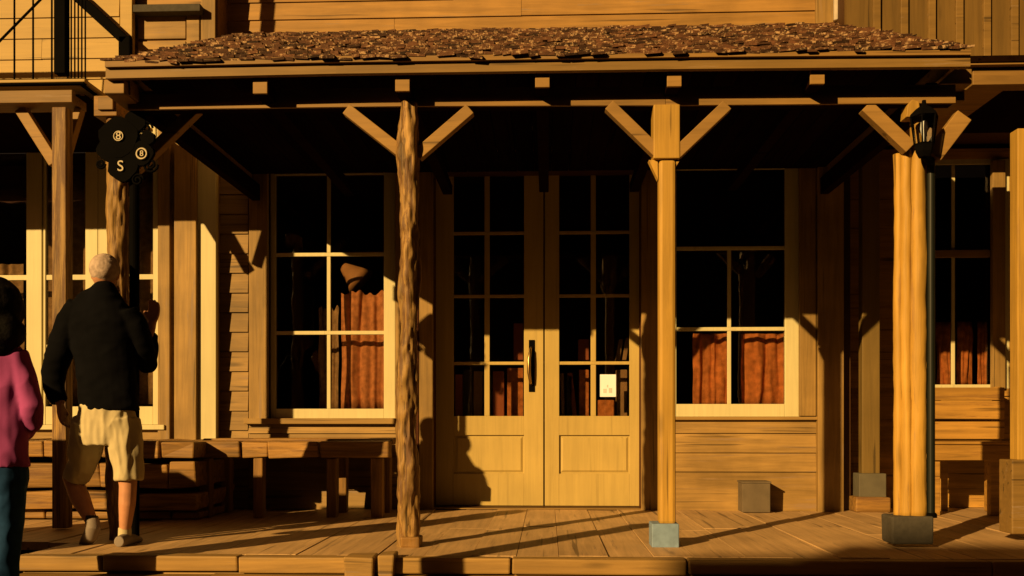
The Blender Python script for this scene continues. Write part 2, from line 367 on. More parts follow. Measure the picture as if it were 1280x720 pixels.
# trim
tr = MB()
tr.pbox(311, 334, 196, 527, WALL_D - .035, .05)                 # casing of the left window, left
tr.build('casing', M['trim'], main, bevel=.004)
for c_ in ((494, 507, 196, 527), (524, 541, 185, 637), (802, 823, 185, 638), (1000, 1020, 196, 520)):
    tr = MB(); tr.pbox(*c_, WALL_D - .035, .05); tr.build('casing', M['trim'], main, bevel=.004)
for c_ in ((311, 507, 180, 195.5), (524, 823, 170, 184.5), (823.5, 1020, 180, 195.5)):
    tx = MB(); tx.pbox(*c_, WALL_D - .04, .05); tx.build('head_casing', M['shade_trim'], main, bevel=.004)  # casing colour includes the porch shade
pl = MB(); pl.pbox(1023, 1055, 30, 641, WALL_D - .075, .1); pl.build('pilaster', M['trim'], main, bevel=.006)
sk = MB(); sk.box(PX(506, WALL_D), DRx[0] - .12, WALL_D - .03, WALL_D, 0, 2.9)
sk.build('wall_board', M['shade_trim'], main, bevel=.003)  # shade between window and door painted as a dark board
# reveal of the door recess
rv = MB()
rv.box(DRx[0] - .03, DRx[0], WALL_D + .03, DOOR_D + .06, 0, DRz); rv.box(DRx[1], DRx[1] + .03, WALL_D + .03, DOOR_D + .06, 0, DRz)
rv.box(DRx[0] - .03, DRx[1] + .03, WALL_D + .03, DOOR_D + .06, DRz, DRz + .03)
rv.build('door_reveal', M['shade_trim'], main)  # shade of the recess is in the colour

def window(parent, x0, x1, z0, z1, Y, frame, cols, rows, bar=0.032, mat=None, lab=None, wide_top=False, bottom=0.09, recess=0.05, sill=True, name='window'):
    """sash window: cols / rows are inner bar positions (fractions measured inside the frame)"""
    mat = mat or M['sash']
    f = MB(); fl, frr, fb, ft = frame
    f.box(x0, x0 + fl, Y, Y + .05, z0, z1); f.box(x1 - frr, x1, Y, Y + .05, z0, z1)
    f.box(x0 + fl, x1 - frr, Y + .002, Y + .05, z0, z0 + fb); f.box(x0 + fl, x1 - frr, Y + .002, Y + .05, z1 - ft, z1)
    wo_ = f.build(name, mat, parent, bevel=.004)
    if lab: wo_['label'] = lab
    gx0, gx1, gz0, gz1 = x0 + fl, x1 - frr, z0 + fb, z1 - ft
    b = MB(); zr = [gz0 + (gz1 - gz0) * r for r in rows]
    for i, z in enumerate(zr):
        b.box(gx0, gx1, Y + .008, Y + .036, z - bar / 2, z + bar / 2)
        if not cols and i < len(zr) - 1: b.build('muntin', mat, wo_, bevel=.003); b = MB()
    edges = [gz0] + [z + bar / 2 for z in zr]; tops = [z - bar / 2 for z in zr] + [gz1]
    for c in cols:
        xx = gx0 + (gx1 - gx0) * c
        for i, (a, t) in enumerate(zip(edges, tops)):
            if wide_top and i == len(edges) - 1: continue
            b.box(xx - bar / 2, xx + bar / 2, Y + .010, Y + .034, a, t)
    b.build('muntin', mat, wo_, bevel=.003)
    gl = MB(); gl.box(gx0, gx1, Y + .020, Y + .024, gz0, gz1); gl.build('pane', M['glass'], wo_)
    return wo_
Wd = WALL_D + .03
def fr(px, D): return PX(px, D)
W1 = window(main, fr(338, Wd), fr(494, Wd), PZ(523, Wd), PZ(203, Wd), Wd, (.045, .10, .085, .09), [0.49], [0.325, 0.66], lab='tall cream window left of the door')
W2 = window(main, fr(828, Wd), fr(999, Wd), PZ(521, Wd), PZ(203, Wd), Wd, (.12, .12, .11, .08), [0.49], [0.32, 0.665], wide_top=True, lab='tall cream window right of the door')
si = MB(); a = P(308, 530, WALL_D); b = P(508, 523, WALL_D)
si.box(a.x, b.x, WALL_D - .075, Wd + .02, a.z, b.z); si.build('sill', M['trim_x'], main, bevel=.005); si = MB()
a = P(822, 525, WALL_D); b = P(1021, 521, WALL_D); si.box(a.x, b.x, WALL_D - .05, Wd + .02, a.z, b.z)
si.build('sill', M['trim_x'], main, bevel=.005)
# doors
def leaf(px0, px1, pa, pb, pc, pd, handle):
    f = MB(); D = DOOR_D; dep = .045
    X = lambda p: PX(p, D); Z = lambda y: PZ(y, D)
    yt, yb = 205, 632
    f.box(X(px0), X(pa), D, D + dep, Z(yb), Z(yt)); f.box(X(pd), X(px1), D, D + dep, Z(yb), Z(yt))
    f.box(X(pa), X(pd), D + .001, D + dep, Z(219), Z(yt)); f.box(X(pa), X(pd), D + .001, D + dep, Z(544), Z(520)); f.box(X(pa), X(pd), D + .001, D + dep, Z(yb), Z(592))
    lf = f.build('door', M['door'], main, bevel=.003)
    b = MB(); ys = [291, 370, 454]
    for y in ys: b.box(X(pa), X(pd), D + .006, D + .036, Z(y) - .014, Z(y) + .014)
    zz = [Z(520)] + [Z(y) + .014 for y in ys[::-1]]; zt = [Z(y) - .014 for y in ys[::-1]] + [Z(219)]
    for a_, t_ in zip(zz, zt): b.box(X(pb), X(pc), D + .008, D + .034, a_, t_)
    b.build('muntin', M['door'], lf, bevel=.003)
    gl = MB(); gl.box(X(pa), X(pd), D + .020, D + .024, Z(520), Z(219)); gl.build('pane', M['glass'], lf)
    p = MB(); p.box(X(pa) , X(pd), D + .022, D + .04, Z(592), Z(544)); 
    a0, a1, c0, c1 = X(pa) + .035, X(pd) - .03, Z(592) + .03, Z(544) - .03; iy = D + .010
    vs = [(X(pa) + .012, D + .022, Z(592) + .012), (X(pd) - .010, D + .022, Z(592) + .012), (X(pd) - .010, D + .022, Z(544) - .012), (X(pa) + .012, D + .022, Z(544) - .012),
          (a0, iy, c0), (a1, iy, c0), (a1, iy, c1), (a0, iy, c1)]
    p.raw(vs, [(4, 5, 6, 7), (0, 1, 5, 4), (1, 2, 6, 5), (2, 3, 7, 6), (3, 0, 4, 7)])
    p.build('panel', M['door'], lf)
    return lf
L1 = leaf(543, 679.2, 567, 605.5, 612, 655, False); L1['label'] = 'left door leaf with brass pull handle'
L2 = leaf(681, 801, 699, 738.5, 745, 787, False); L2['label'] = 'right door leaf with paper notice'
hb = MB(); hb.box(PX(661, DOOR_D), PX(668.5, DOOR_D), DOOR_D - .008, DOOR_D, PZ(490, DOOR_D), PZ(425, DOOR_D))
hp = hb.build('handle_plate', M['iron'], L1, bevel=.004)
hh = MB(); hx = PX(663, DOOR_D)
hh.tube([(hx + .01, DOOR_D - .008, PZ(434, DOOR_D)), (hx, DOOR_D - .05, PZ(438, DOOR_D)), (hx - .012, DOOR_D - .065, PZ(450, DOOR_D)), (hx - .012, DOOR_D - .065, PZ(466, DOOR_D)), (hx, DOOR_D - .05, PZ(478, DOOR_D)), (hx + .01, DOOR_D - .008, PZ(481, DOOR_D))], [.010, .012, .016, .016, .012, .010], 10)
hh.build('handle', M['brass'], L1, smooth=True)
th = MB(); th.box(DRx[0], DRx[1], WALL_D - .01, DOOR_D + .1, 0.004, PZ(632.5, DOOR_D)); th.build('threshold', M['trim_x'], main, bevel=.004)
hd = MB(); hd.box(DRx[0], DRx[1], DOOR_D - .01, DOOR_D + .05, PZ(204.5, DOOR_D), DRz); hd.build('door_header', M['door'], main)
# notice on the door
nb = MB(); nb.pbox(750, 770, 468, 496, DOOR_D + .0145, .001)
no = nb.build('notice', M['paper']); tag(no, 'small white paper notice taped on the right door pane', 'notice')
ni = MB(); ni.pbox(754, 758, 486, 491, DOOR_D + .0125, .001); ni.pbox(761, 765, 485, 491, DOOR_D + .0125, .001); ni.pbox(758.6, 760, 481, 484, DOOR_D + .0125, .001)
ni.build('print', M['ink'], no)

# porch roof -----------------------------------------------------------
xl, xrr = PX(132, FASC_D), PX(1213, FASC_D)
ez = PZ(88, FASC_D); et = PZ(70, FASC_D)
top_z = PZ(40, WALL_D); 
roof = MB(); t0 = et - .02
vs = [(xl, FASC_D + .045, t0 - .04), (xrr, FASC_D + .045, t0 - .04), (xrr, WALL_D, top_z - .04), (xl, WALL_D, top_z - .04), (xl, FASC_D + .045, t0 + .01), (xrr, FASC_D + .045, t0 + .01), (xrr, WALL_D, top_z), (xl, WALL_D, top_z)]
roof.raw(vs, [(0, 1, 2, 3), (7, 6, 5, 4), (0, 4, 5, 1), (1, 5, 6, 2), (2, 6, 7, 3), (3, 7, 4, 0)])
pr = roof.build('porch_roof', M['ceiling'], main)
sk_ = MB(); rows = 24; sl_ = Vector((0, WALL_D - FASC_D, top_z - t0)); Ls = sl_.length; sdv = sl_ / Ls; nrm = Vector((0, -sdv.z, sdv.y))
for k in range(rows):
    s0 = k * (Ls / rows) - .03; x = xl - .01 + random.uniform(-.05, 0)
    while x < xrr + .01:
        wd = random.uniform(.05, .11); xe = min(x + wd - .006, xrr + .02)
        if xe - max(x, xl - .02) > .02:
            a = Vector((max(x, xl - .02), FASC_D, t0)) + sdv * (s0 + random.uniform(-.02, .02)); ln = Ls / rows + .05
            th_ = random.uniform(.010, .020); lift = random.uniform(.002, .016) + .014; tw = random.uniform(-.010, .010)
            X1 = Vector((xe - a.x, 0, 0))
            f0 = a + nrm * lift; f1 = f0 + X1 + nrm * tw; b0 = a + sdv * ln + nrm * .004; b1 = b0 + X1
            u = nrm * th_
            sk_.raw([f0, f1, b1, b0, f0 + u, f1 + u, b1 + u * .4, b0 + u * .4], [(0, 1, 2, 3), (7, 6, 5, 4), (0, 4, 5, 1), (1, 5, 6, 2), (2, 6, 7, 3), (3, 7, 4, 0)])
        x += wd
sk_.build('shingles', M['shake'], pr)
# fascia slightly sagging: made of segments between photo points
def strip(pts_top, pts_bot, D, depth, name, mat, parent):
    m = MB()
    for (a, b), (c, d) in zip(zip(pts_top[:-1], pts_top[1:]), zip(pts_bot[:-1], pts_bot[1:])):
        m.pprism([c, d, b, a], D, depth)
    return m.build(name, mat, parent)
fx = [132, 320, 640, 930, 1213]
strip([(132, 84), (420, 78), (860, 71.5), (1213, 68.5)], [(132, 98), (420, 92), (860, 86), (1213, 83)], FASC_D, .04, 'fascia', M['fascia'], pr)
strip([(131, 76.5), (420, 70), (860, 66), (1214, 62)], [(131, 83.6), (420, 77.6), (860, 71.1), (1214, 68.1)], FASC_D - .025, .06, 'drip_board', M['beam'], pr)
# side infill under the rakes
for xx in (xl + .03, xrr - .06):
    m = MB(); pts = [(FASC_D + .05, ez + .02), (WALL_D - .03, ez + .02), (WALL_D - .03, top_z - .05), (FASC_D + .05, t0 - .05)]
    vs = [(xx, y, z) for y, z in pts] + [(xx + .03, y, z) for y, z in pts]
    m.raw(vs, [(0, 1, 2, 3), (7, 6, 5, 4), (0, 4, 5, 1), (1, 5, 6, 2), (2, 6, 7, 3), (3, 7, 4, 0)])
    m.build('gable_board', M['trim_x'], pr)
# side plates from posts back to the wall
for xx in (xl + .06, xrr - .12):
    m = MB(); m.box(xx, xx + .07, POST_D + .1, WALL_D - .03, ez - .13, ez + .01); m.build('side_plate', M['shade_beam'], pr, bevel=.005)
for pxj, y0, y1 in ((325, 99, 117), (503, 96, 114), (678, 91, 109), (843, 90, 108), (1022, 88, 105)):
    m = MB(); a = P(pxj - 9, y1, JOIST_D); b = P(pxj + 9, y0, JOIST_D)
    m.box(a.x + .002, b.x - .002, JOIST_D + .021, WALL_D - .03, a.z + .002, b.z - .002); jo = m.build('joist', M['shade_beam'], pr, bevel=.004)
    m = MB(); m.box(a.x, b.x, JOIST_D, JOIST_D + .02, a.z, b.z); m.build('lit_joist_end', M['brace'], pr, bevel=.003)  # bright slice for the sunlit end; the joist behind is painted as shade
bmb = MB()
for a, b, ya, yb in ((160, 508, 137, 132.5), (508, 832, 132.5, 131.5), (832, 1195, 131.5, 128.5)):
    bmb.pprism([(a, ya), (b - .5, yb), (b - .5, yb - 23), (a, ya - 23)], POST_D + .004, .020)
bmb.build('lit_plate_face', M['beam'], pr)  # sunlit front of the beam, split off in the bright wood
bmb = MB()
for a, b, ya, yb in ((161, 508, 136.5, 132), (508, 832, 132, 131), (832, 1194, 131, 128)):
    bmb.pprism([(a, ya), (b - .5, yb), (b - .5, yb - 22), (a, ya - 22)], POST_D + .026, .10)
bmb.build('plate_beam', M['shade_beam'], pr)  # rest of the beam, its shade painted near-black
m = MB(); x = xl + .06
while x < xrr - .1:
    m.box(x, x + .14, FASC_D + .06, WALL_D - .04, ez + .10, ez + .115); x += .145
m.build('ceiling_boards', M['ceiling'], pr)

# posts ----------------------------------------------------------------
def brace(parent, x0, y0, x1, y1, D, w=.07, d=.07, mat=None):
    m = MB(); m.beam(P(x0, y0, D), P(x1, y1, D), w, d); return m.build('brace', mat or M['brace'], parent, bevel=.004)
m = MB(); pts, rs = log_pts(511, 130, 686, POST_D, .062, .066, .022, seed=2.2, lean=-1, n=220); m.tube(pts, rs, 40, rough=.024, seed=1.5)
p1 = m.build('porch_post', M['log'], main, smooth=True); p1['label'] = 'rough bark log post left of the doors'
brace(p1, 434, 138, 503, 192, POST_D + .03); brace(p1, 588, 138, 522, 195, POST_D + .03)
m = MB(); m.pbox(500, 524, 672, 686, POST_D - .06, .16, .004); m.build('post_base', M['timber_z'], p1, bevel=.012)
m = MB(); m.pbox(824, 845, 199, 656, POST_D, .10); p2 = m.build('porch_post', M['post'], main, bevel=.02); p2['label'] = 'square yellow post with blue grey foot beside the doors'
m = MB(); m.pbox(817, 850, 130, 198, POST_D - .012, .14); m.build('post_head', M['post'], p2, bevel=.006)
m = MB(); m.pprism([(811, 200), (822, 200), (822.4, 224)], POST_D + .02, .06); m.build('gusset', M['post'], p2)
m = MB(); m.pprism([(845, 200), (850, 200), (845, 208)], POST_D + .02, .06); m.build('gusset', M['post'], p2)
brace(p2, 761, 133, 826, 196, POST_D + .03); brace(p2, 908, 133, 842, 196, POST_D + .03)
m = MB(); m.pbox(815, 849, 655, 685, POST_D - .03, .17); m.build('post_base', M['bluebase'], p2, bevel=.006)
RD = 5.66
m = MB(); pts, rs = log_pts(1123, 193, 647, RD + .06, .028, .030, .010, seed=3, n=60); m.tube(pts, rs, 14, rough=.005, seed=2); pts, rs = log_pts(1132.5, 188, 647, RD + .04, .034, .036, .012, seed=9, n=60); m.tube(pts, rs, 16, rough=.007, seed=6)
pts, rs = log_pts(1147, 130, 647, RD + .03, .046, .052, .015, seed=5, n=60); m.tube(pts, rs, 18, rough=.008, seed=4)
p3 = m.build('porch_post', M['logyellow'], main, smooth=True); p3['label'] = 'yellow post of three uprights beside the street lamp'
m = MB(); m.pbox(1115, 1168, 646, 681, RD - .04, .18, .003); m.build('post_base', M['concrete'], p3, bevel=.012)
m = MB(); m.pprism([(1133, 146), (1135, 130), (1141, 124), (1149, 127), (1151, 146)], RD - .06, .1); m.build('post_cap', M['logyellow'], p3, bevel=.004)
brace(p3, 1081, 134, 1136, 186, RD - .01, .08); brace(p3, 1203, 146, 1165, 196, RD - .01, .10)
LD = 5.85
m = MB(); pts, rs = log_pts(147, 146, 686, LD, .062, .064, .02, seed=8.4, n=200); m.tube(pts, rs, 36, rough=.020, seed=7)
p4 = m.build('porch_post', M['log'], main, smooth=True); p4['label'] = 'rough log post behind the man in black'
m = MB(); m.pbox(117, 146, 119, 145, LD - .08, .16); m.build('post_head', M['timber'], p4, bevel=.006)
m = MB(); m.pbox(122, 141, 121, 137, LD - .1, .02); m.build('end_block', M['beam'], p4, bevel=.004)
m = MB(); m.pbox(130, 155, 99, 117, JOIST_D - .01, .5); m.pbox(155.5, 163, 99, 119, JOIST_D + .05, .4); m.build('corner_joist', M['brace'], pr, bevel=.004)
brace(p4, 247, 136, 166, 215, LD)
# ceiling light under the porch
t = thing('porch_light', P(675, 150, 7.2), 'round ceiling light under the porch roof before the doors', 'ceiling light')
c = P(675, 157, 7.2)
m = MB(); m.lathe(c.x, c.y, [(.03, c.z + .33), (.03, c.z + .06), (.075, c.z + .05), (.08, c.z + .02)], 20); m.build('fitting', M['iron'], t, smooth=False)
m = MB(); m.lathe(c.x, c.y, [(.078, c.z + .018), (.085, c.z), (.07, c.z - .03), (.03, c.z - .045), (.0, c.z - .05)], 20); m.build('globe', M['white'], t, smooth=True)

# downpipe at the upper right corner
m = MB(); m.tube([P(1046, -250, WALL_D - .1), P(1046, 25, WALL_D - .1)], .028, 14)
m.build('downpipe', M['white'], main, smooth=True)

# ------------------------------------------------------------------ building on the left
LW = 7.88
left = thing('timber_house', (-5, LW, 0), 'cream sided wooden house with iron balcony at the left edge', 'building')
OV = 7.62; xo = PX(165, OV)
m = MB(); clap(m, -9, PX(150, OV), PZ(118, OV), 6.2, OV, .175, .014); m.build('upper_wall', M['siding_cream'], left)
m = MB(); m.pbox(150, 165, -400, 118, OV - .03, .06); m.build('corner_board', M['siding_cream'], left, bevel=.004)
m = MB(); m.box(-9, xo, OV + .04, LW + .4, PZ(118, OV) + .003, 6.2); m.build('upper_storey', M['brown'], left)
# recessed upper part beside the main gable
UP = 7.70
m = MB(); m.pbox(165, 272, -300, 120, UP, LW + .3 - UP); m.build('upper_return', M['siding_up'], left)
m = MB(); m.pbox(251, 269, -300, 64, UP - .03, .03); m.build('corner_board', M['trim'], left, bevel=.004)
m = MB(); m.pbox(166, 250, 4, 15, UP - .12, .12); m.build('shelf', M['concrete'], left, bevel=.006)
m = MB(); m.pbox(172, 232, 18, 49, UP - .02, .02); m.pbox(233, 249, 16, 62, UP - .03, .03); m.pbox(172, 232, 51, 62, UP - .03, .03); m.build('wall_panel', M['siding'], left, bevel=.004)
m = MB(); m.beam(P(88, -12, OV - .12), P(158, 52, OV - .12), .085, .06); m.beam(P(157, 46, OV - .12), P(157, 80, OV - .12), .10, .06)
m.build('shadow_band', M['iron'], left, bevel=.01)  # dark bars stand in for a diagonal shadow across the upper wall
# balcony
BD = 6.50
bal = MB(); a = P(-300, 108, BD); b = P(106, 98, BD); bal.box(a.x, b.x, BD, OV + .03, a.z, b.z)
bo = bal.build('balcony', M['siding_cream'], left, bevel=.006)
rl = MB(); zb = PZ(91, BD); zt_ = PZ(-70, BD)
def bar(x, y, r=.007): rl.tube([(x, y, zb), (x, y, zt_)], r, 8)
rl.box(PX(-300, BD), PX(104, BD) , BD + .01, BD + .05, PZ(96, BD), PZ(89, BD)); rl.box(PX(-300, BD), PX(104, BD), BD + .01, BD + .05, zt_, zt_ + .04)
xx = PX(104, BD) - .02
rl.box(xx - .03, xx + .0, BD + .05, BD + .4, PZ(96, BD), PZ(91, BD))
px = 62
while px > -300: bar(PX(px, BD), BD + .03); px -= 23.5
for q in range(6): bar(PX(82 + q * 4.4, BD), BD + .03, .006)
rl.tube([P(-4, 55, BD), P(60, -10, BD)], .009, 8)
rl.build('railing', M['iron'], bo)
m = MB(); a = P(68, 92, BD); b = P(82, -300, BD); m.box(a.x, b.x, BD - .01, BD + .06, a.z, b.z); m.build('balcony_post', M['iron'], bo, bevel=.004)
m = MB(); a = P(-300, 133, 6.47); b = P(90, 112, 6.47); m.box(a.x, b.x, 6.47, 6.68, a.z, b.z); m.build('plate_beam', M['beam'], left, bevel=.004)
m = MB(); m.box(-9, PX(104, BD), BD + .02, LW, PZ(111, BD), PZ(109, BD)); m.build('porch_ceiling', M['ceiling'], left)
m = MB(); m.pbox(64.5, 82, 133.5, 661, 6.40, .1, .003); q = m.build('porch_post', M['log'], left, bevel=.006); q['label'] = 'square weathered post behind the woman'
brace(q, 27, 137, 70, 205, 6.6, .08); brace(q, 100, 137, 82, 198, 6.6, .05)
# ground floor windows
def lw(px0, px1, frames, cols, rows, lab):
    D = LW; return window(left, PX(px0, D), PX(px1, D), PZ(531, D), PZ(150, D), D, frames, cols, rows, bar=.045, lab=lab)
lw(-95, 52, (.13, .137, .16, .1), [], [.48], 'window at the far left edge')
lw(54, 122, (.02, .11, .16, .1), [], [.22, .48], 'narrow window behind the square post')
lw(122.5, 201, (.09, .07, .16, .1), [], [.48], 'window behind the man')
m = MB()
m.pbox(-95, 201, 105, 149, LW, .05); m.pbox(-400, 201, 532, 641, LW, .05); m.pbox(201, 272, 100, 641, LW + .01, .05); m.pbox(-400, -96, 100, 641, LW + .01, .05)
m.build('wall', M['siding'], left)
m = MB(); m.pbox(197, 212, 120, 552, LW - .04, .04); m.pbox(217.5, 245, 120, 552, LW - .10, .1); m.build('pilaster', M['trim'], left, bevel=.005)
m = MB(); m.pbox(245.5, 270, 120, 552, LW - .06, .06); m.build('corner_board', M['sash'], left, bevel=.005)
m = MB(); m.pbox(-95, 205, 531, 537, LW - .06, .06); m.build('sill', M['sash'], left, bevel=.004)
m = MB(); m.box(-9, -2.4, LW + .05, LW + .9, 3.02, 3.1); m.box(-9, PX(272, LW), LW + .8, LW + .9, 0, 3.1); m.box(PX(268, LW), PX(272, LW), LW + .06, LW + .9, 0, 3.1); m.box(-9, -8.9, LW, LW + .9, 0, 3.1)
m.box(-9.3, -9, OV, LW + 1, 0, 6.2); m.box(-9.3, PX(272, LW), LW + .3, 12, 3.1, 3.2); m.box(-9.3, PX(272, LW), 11.9, 12, 0, 3.2)
m.build('inner_shell', M['brown'], left)
curtain(-90, 30, 330, 505, LW + .3, M['curtain_brown'], 'brown curtain inside the far left window', seed=3, group=None)
curtain(57, 118, 200, 505, LW + .28, M['curtain_brown'], 'brown curtain behind the narrow window left of the man', seed=5)
curtain(128, 196, 200, 505, LW + .3, M['curtain_brown'], 'brown curtain in the window behind the man', seed=9)
# timber platform under the windows
pt = MB(); D = 6.95; x = -6.5; xe = PX(244, D)
def course(z0, z1, d0, lens, j, dd=.9):
    x = -6.5
    while x < xe - .02:
        l = random.uniform(*lens); e = min(x + l, xe)
        if xe - e < .1: e = xe
        pt.box(x + .005, e - .005, D + d0, D + dd, z0 + .003, z1 + random.uniform(-.008, .004), j); x = e
Z = lambda y: PZ(y, D)
course(Z(573), Z(552), .0, (.18, .27), .011); course(Z(612), Z(580), .05, (.5, .9), .014); course(Z(640), Z(616), .01, (.35, .7), .02); course(0, Z(642), .08, (.6, 1.2), .004)
tag(pt.build('timber_platform', M['timber'], bevel=.012), 'low platform of rough stacked timbers under the left windows', 'platform')

# ------------------------------------------------------------------ log bench before the left window
bt = thing('log_bench', P(370, 640, 7.2), 'long rough timber bench on short legs under the left storefront window', 'bench'); BDp = 7.2
m = MB()
for a, b, d0 in ((246, 300, 0), (301, 334, .01), (335, 397, 0), (398.5, 487, -.02)): m.pbox(a, b, 552, 572, BDp + d0, .13, .011)
m.build('front_beam', M['timber'], bt, bevel=.012)
m = MB(); 
for k in range(3): a = P(246, 556, BDp); b = P(487, 551, BDp); m.box(a.x, b.x, BDp + .135 + k * .155, BDp + .285 + k * .155, a.z, b.z + .012, .005)
m.build('seat', M['timber'], bt, bevel=.01)
for a, b in ((248, 262), (316, 328), (408, 420), (463, 478)):
    m = MB(); m.pbox(a, b, 572.5, 648, BDp + .03, .10, .005); m.build('leg', M['timber_z'], bt, bevel=.01)
for a in (258, 412, 470):
    m = MB(); q = P(a, 572, BDp); m.box(q.x - .04, q.x + .04, BDp + .42, BDp + .52, 0, q.z + .0, .004); m.build('leg', M['timber_z'], bt, bevel=.01)

# small loose timber blocks by the post
for i, (a, b, y0, y1, D_, lab) in enumerate(((430, 466, 698, 711, 5.0, 'short timber block lying at the boardwalk edge left of the log post'), (472, 492, 694, 709, 5.02, 'small dark timber offcut touching the foot of the log post step'))):
    m = MB(); a_ = P(a, y1, D_); b_ = P(b, y0, D_); m.box(a_.x, b_.x, D_, D_ + .16, -.10, -.10 + (b_.z - a_.z) + .06, .006)
    tag(m.build('timber_block', M['deckx'], bevel=.01), lab, 'timber block')

# ------------------------------------------------------------------ box on the floor
t = thing('wooden_box', P(945, 640, 7.6), 'small grey brown box on the boardwalk against the clapboard wall', 'box')
m = MB(); a = P(928, 640, 7.72); b = P(963, 604, 7.72); m.box(a.x, b.x, 7.72, 7.9, 0.006, b.z); m.build('body', M['box'], t, bevel=.005)
m = MB(); m.box(a.x - .008, b.x + .008, 7.712, 7.905, b.z, b.z + .014); m.build('lid', M['box'], t, bevel=.004)

# ------------------------------------------------------------------ right building
RW = 8.35
rb = thing('plank_house', (4, RW, 0), 'dark board and batten building with plank wall at the right edge', 'building')
BB = 7.6
m = MB(); x = PX(1058, BB) ; m.box(x, 9, BB, BB + .05, PZ(84, BB), 6.2); m.build('upper_wall', M['batten'], rb)
m = MB(); px = 1092
while px < 1600:
    m.pbox(px, px + 9, -350, 80, BB - .035, .035); px += 34.5
m.build('battens', M['fascia'], rb, bevel=.003)
m = MB(); m.box(PX(1058, BB), 9, BB + .06, 12, 3.25, 6.2); m.build('upper_storey', M['brown'], rb)
m = MB()
a = P(1165, 486, RW); 
clap(m, PX(1058, RW), 9, 0, PZ(486, RW), RW, .165, .022)
m.box(PX(1058, RW), PX(1160, RW), RW, RW + .05, 0, 3.2); m.box(PX(1262, RW), 9, RW, RW + .05, .6, 3.2); m.box(PX(1160, RW), PX(1262, RW), RW, RW + .05, PZ(205, RW), 3.2)
m.build('wall', M['settle'], rb)
window(rb, PX(1158, RW), PX(1262, RW), PZ(487, RW), PZ(203, RW), RW, (.05, .10, .04, .06), [0.33], [0.60], bar=.03, lab='dark window with lit white bar', recess=0)
m = MB(); m.pbox(1168, 1238, 312, 322, RW - .02, .02); m.build('transom', M['siding'], rb, bevel=.003)
m = MB(); m.box(PX(1060, RW), 9, RW + .05, 12, 3.15, 3.2); m.box(PX(1060, RW), PX(1062, RW), RW + .06, 12, 0, 3.2); m.box(PX(1060, RW), 9, 11.9, 12, 0, 3.2); m.box(8.9, 9, RW, 12, 0, 3.2)
m.build('inner_shell', M['brown'], rb)
m = MB(); m.pbox(1078, 1100, 120, 592, 7.9, .1); m.build('pilaster', M['olive'], rb, bevel=.006)
m = MB(); m.pbox(1074, 1108, 592, 622, 7.86, .16); m.build('pilaster_base', M['greybase'], rb, bevel=.006)
m = MB(); m.pbox(1070, 1114, 622, 640, 7.8, .3, .004); m.build('step_block', M['timber'], rb, bevel=.01)
m = MB(); m.pbox(1241, 1257, 200, 486, RW - .05, .05); m.build('casing', M['trim'], rb, bevel=.004)
m = MB(); m.pbox(1205, 1300, 78, 81, 5.95, 1.7); m.build('roof_edge', M['beam'], rb)
m = MB(); m.pbox(1216, 1400, 82, 106, 6.0, .12); m.build('fascia', M['beam'], rb, bevel=.004)
m = MB(); m.pbox(1176, 1215, 86, 105, 5.8, .14); m.pbox(1176, 1206, 112, 126, 5.95, .3); m.build('joist', M['fascia'], rb, bevel=.004)
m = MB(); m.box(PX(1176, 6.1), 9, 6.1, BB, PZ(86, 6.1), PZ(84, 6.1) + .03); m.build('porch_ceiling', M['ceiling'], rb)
m = MB(); m.pbox(1272, 1292, 160, 575, 5.95, .1); q = m.build('porch_post', M['post'], rb, bevel=.006)
m = MB(); m.pbox(1265, 1300, 575, 668, 5.92, .17); m.build('post_base', M['fascia'], q, bevel=.008)
# settle bench
t = thing('plank_bench', P(1210, 640, 7.6), 'yellow plank bench against the wall under the right window', 'bench'); SD = 7.55
m = MB(); a = P(1150, 575, SD); b = P(1262, 556, SD)
m.box(a.x, b.x, SD, SD + .05, a.z, b.z, .004); m.build('apron', M['settle'], t, bevel=.006)
m = MB(); m.box(a.x, b.x + .02, SD - .02, SD + .2, b.z + .002, b.z + .025, .002); m.box(a.x, b.x + .02, SD + .21, SD + .42, b.z + .002, b.z + .025, .002); m.build('seat', M['settle'], t, bevel=.006)
m = MB()
for y0, y1 in ((484, 500), (501, 524), (527, 549)): 
    a2 = P(1150, y1, SD + .48); b2 = P(1256, y0, SD + .48); m.box(a2.x, b2.x, SD + .48, SD + .53, a2.z, b2.z, .003)
m.build('backrest', M['settle'], t, bevel=.006)
for px_, d_ in ((1170, .03), (1244, .03), (1180, .4), (1240, .4)):
    m = MB(); q = P(px_, 575, SD + d_); m.box(q.x - .035, q.x + .035, SD + d_, SD + d_ + .07, 0, b.z); m.build('leg', M['settle'], t, bevel=.006)
for px_ in (1160, 1248):
    m = MB(); q = P(px_, 575, SD + .54); m.box(q.x - .03, q.x + .03, SD + .54, SD + .6, 0, PZ(484, SD + .5)); m.build('back_leg', M['settle'], t, bevel=.006)

# ------------------------------------------------------------------ street lamp on the right
LPD = 5.67; c = P(1163.5, 640, LPD); zp = PZ(646, RD - .04)
t = thing('street_lamp', (c.x, LPD, zp), 'black street lamp with glass lantern beside the yellow post', 'street lamp')
m = MB(); m.lathe(c.x, LPD, [(.024, zp + .002), (.024, PZ(204, LPD))], 20); m.build('pole', M['pole'], t, smooth=False)
m = MB(); m.lathe(c.x, LPD, [(.036, zp + .001), (.036, zp + .02), (.028, zp + .03)], 24); m.build('foot', M['iron'], t)
LY = 5.53; lx = P(1155, 170, LY).x; zb_, zt2 = PZ(186, LY), PZ(153, LY)
m = MB(); m.lathe(lx, LY, [(.035, PZ(202, LY)), (.05, PZ(196, LY)), (.055, zb_ - .01), (.062, zb_)], 6); m.lathe(lx, LY, [(.085, zt2), (.08, zt2 + .015), (.045, zt2 + .05), (.015, zt2 + .07), (.012, zt2 + .1)], 6)
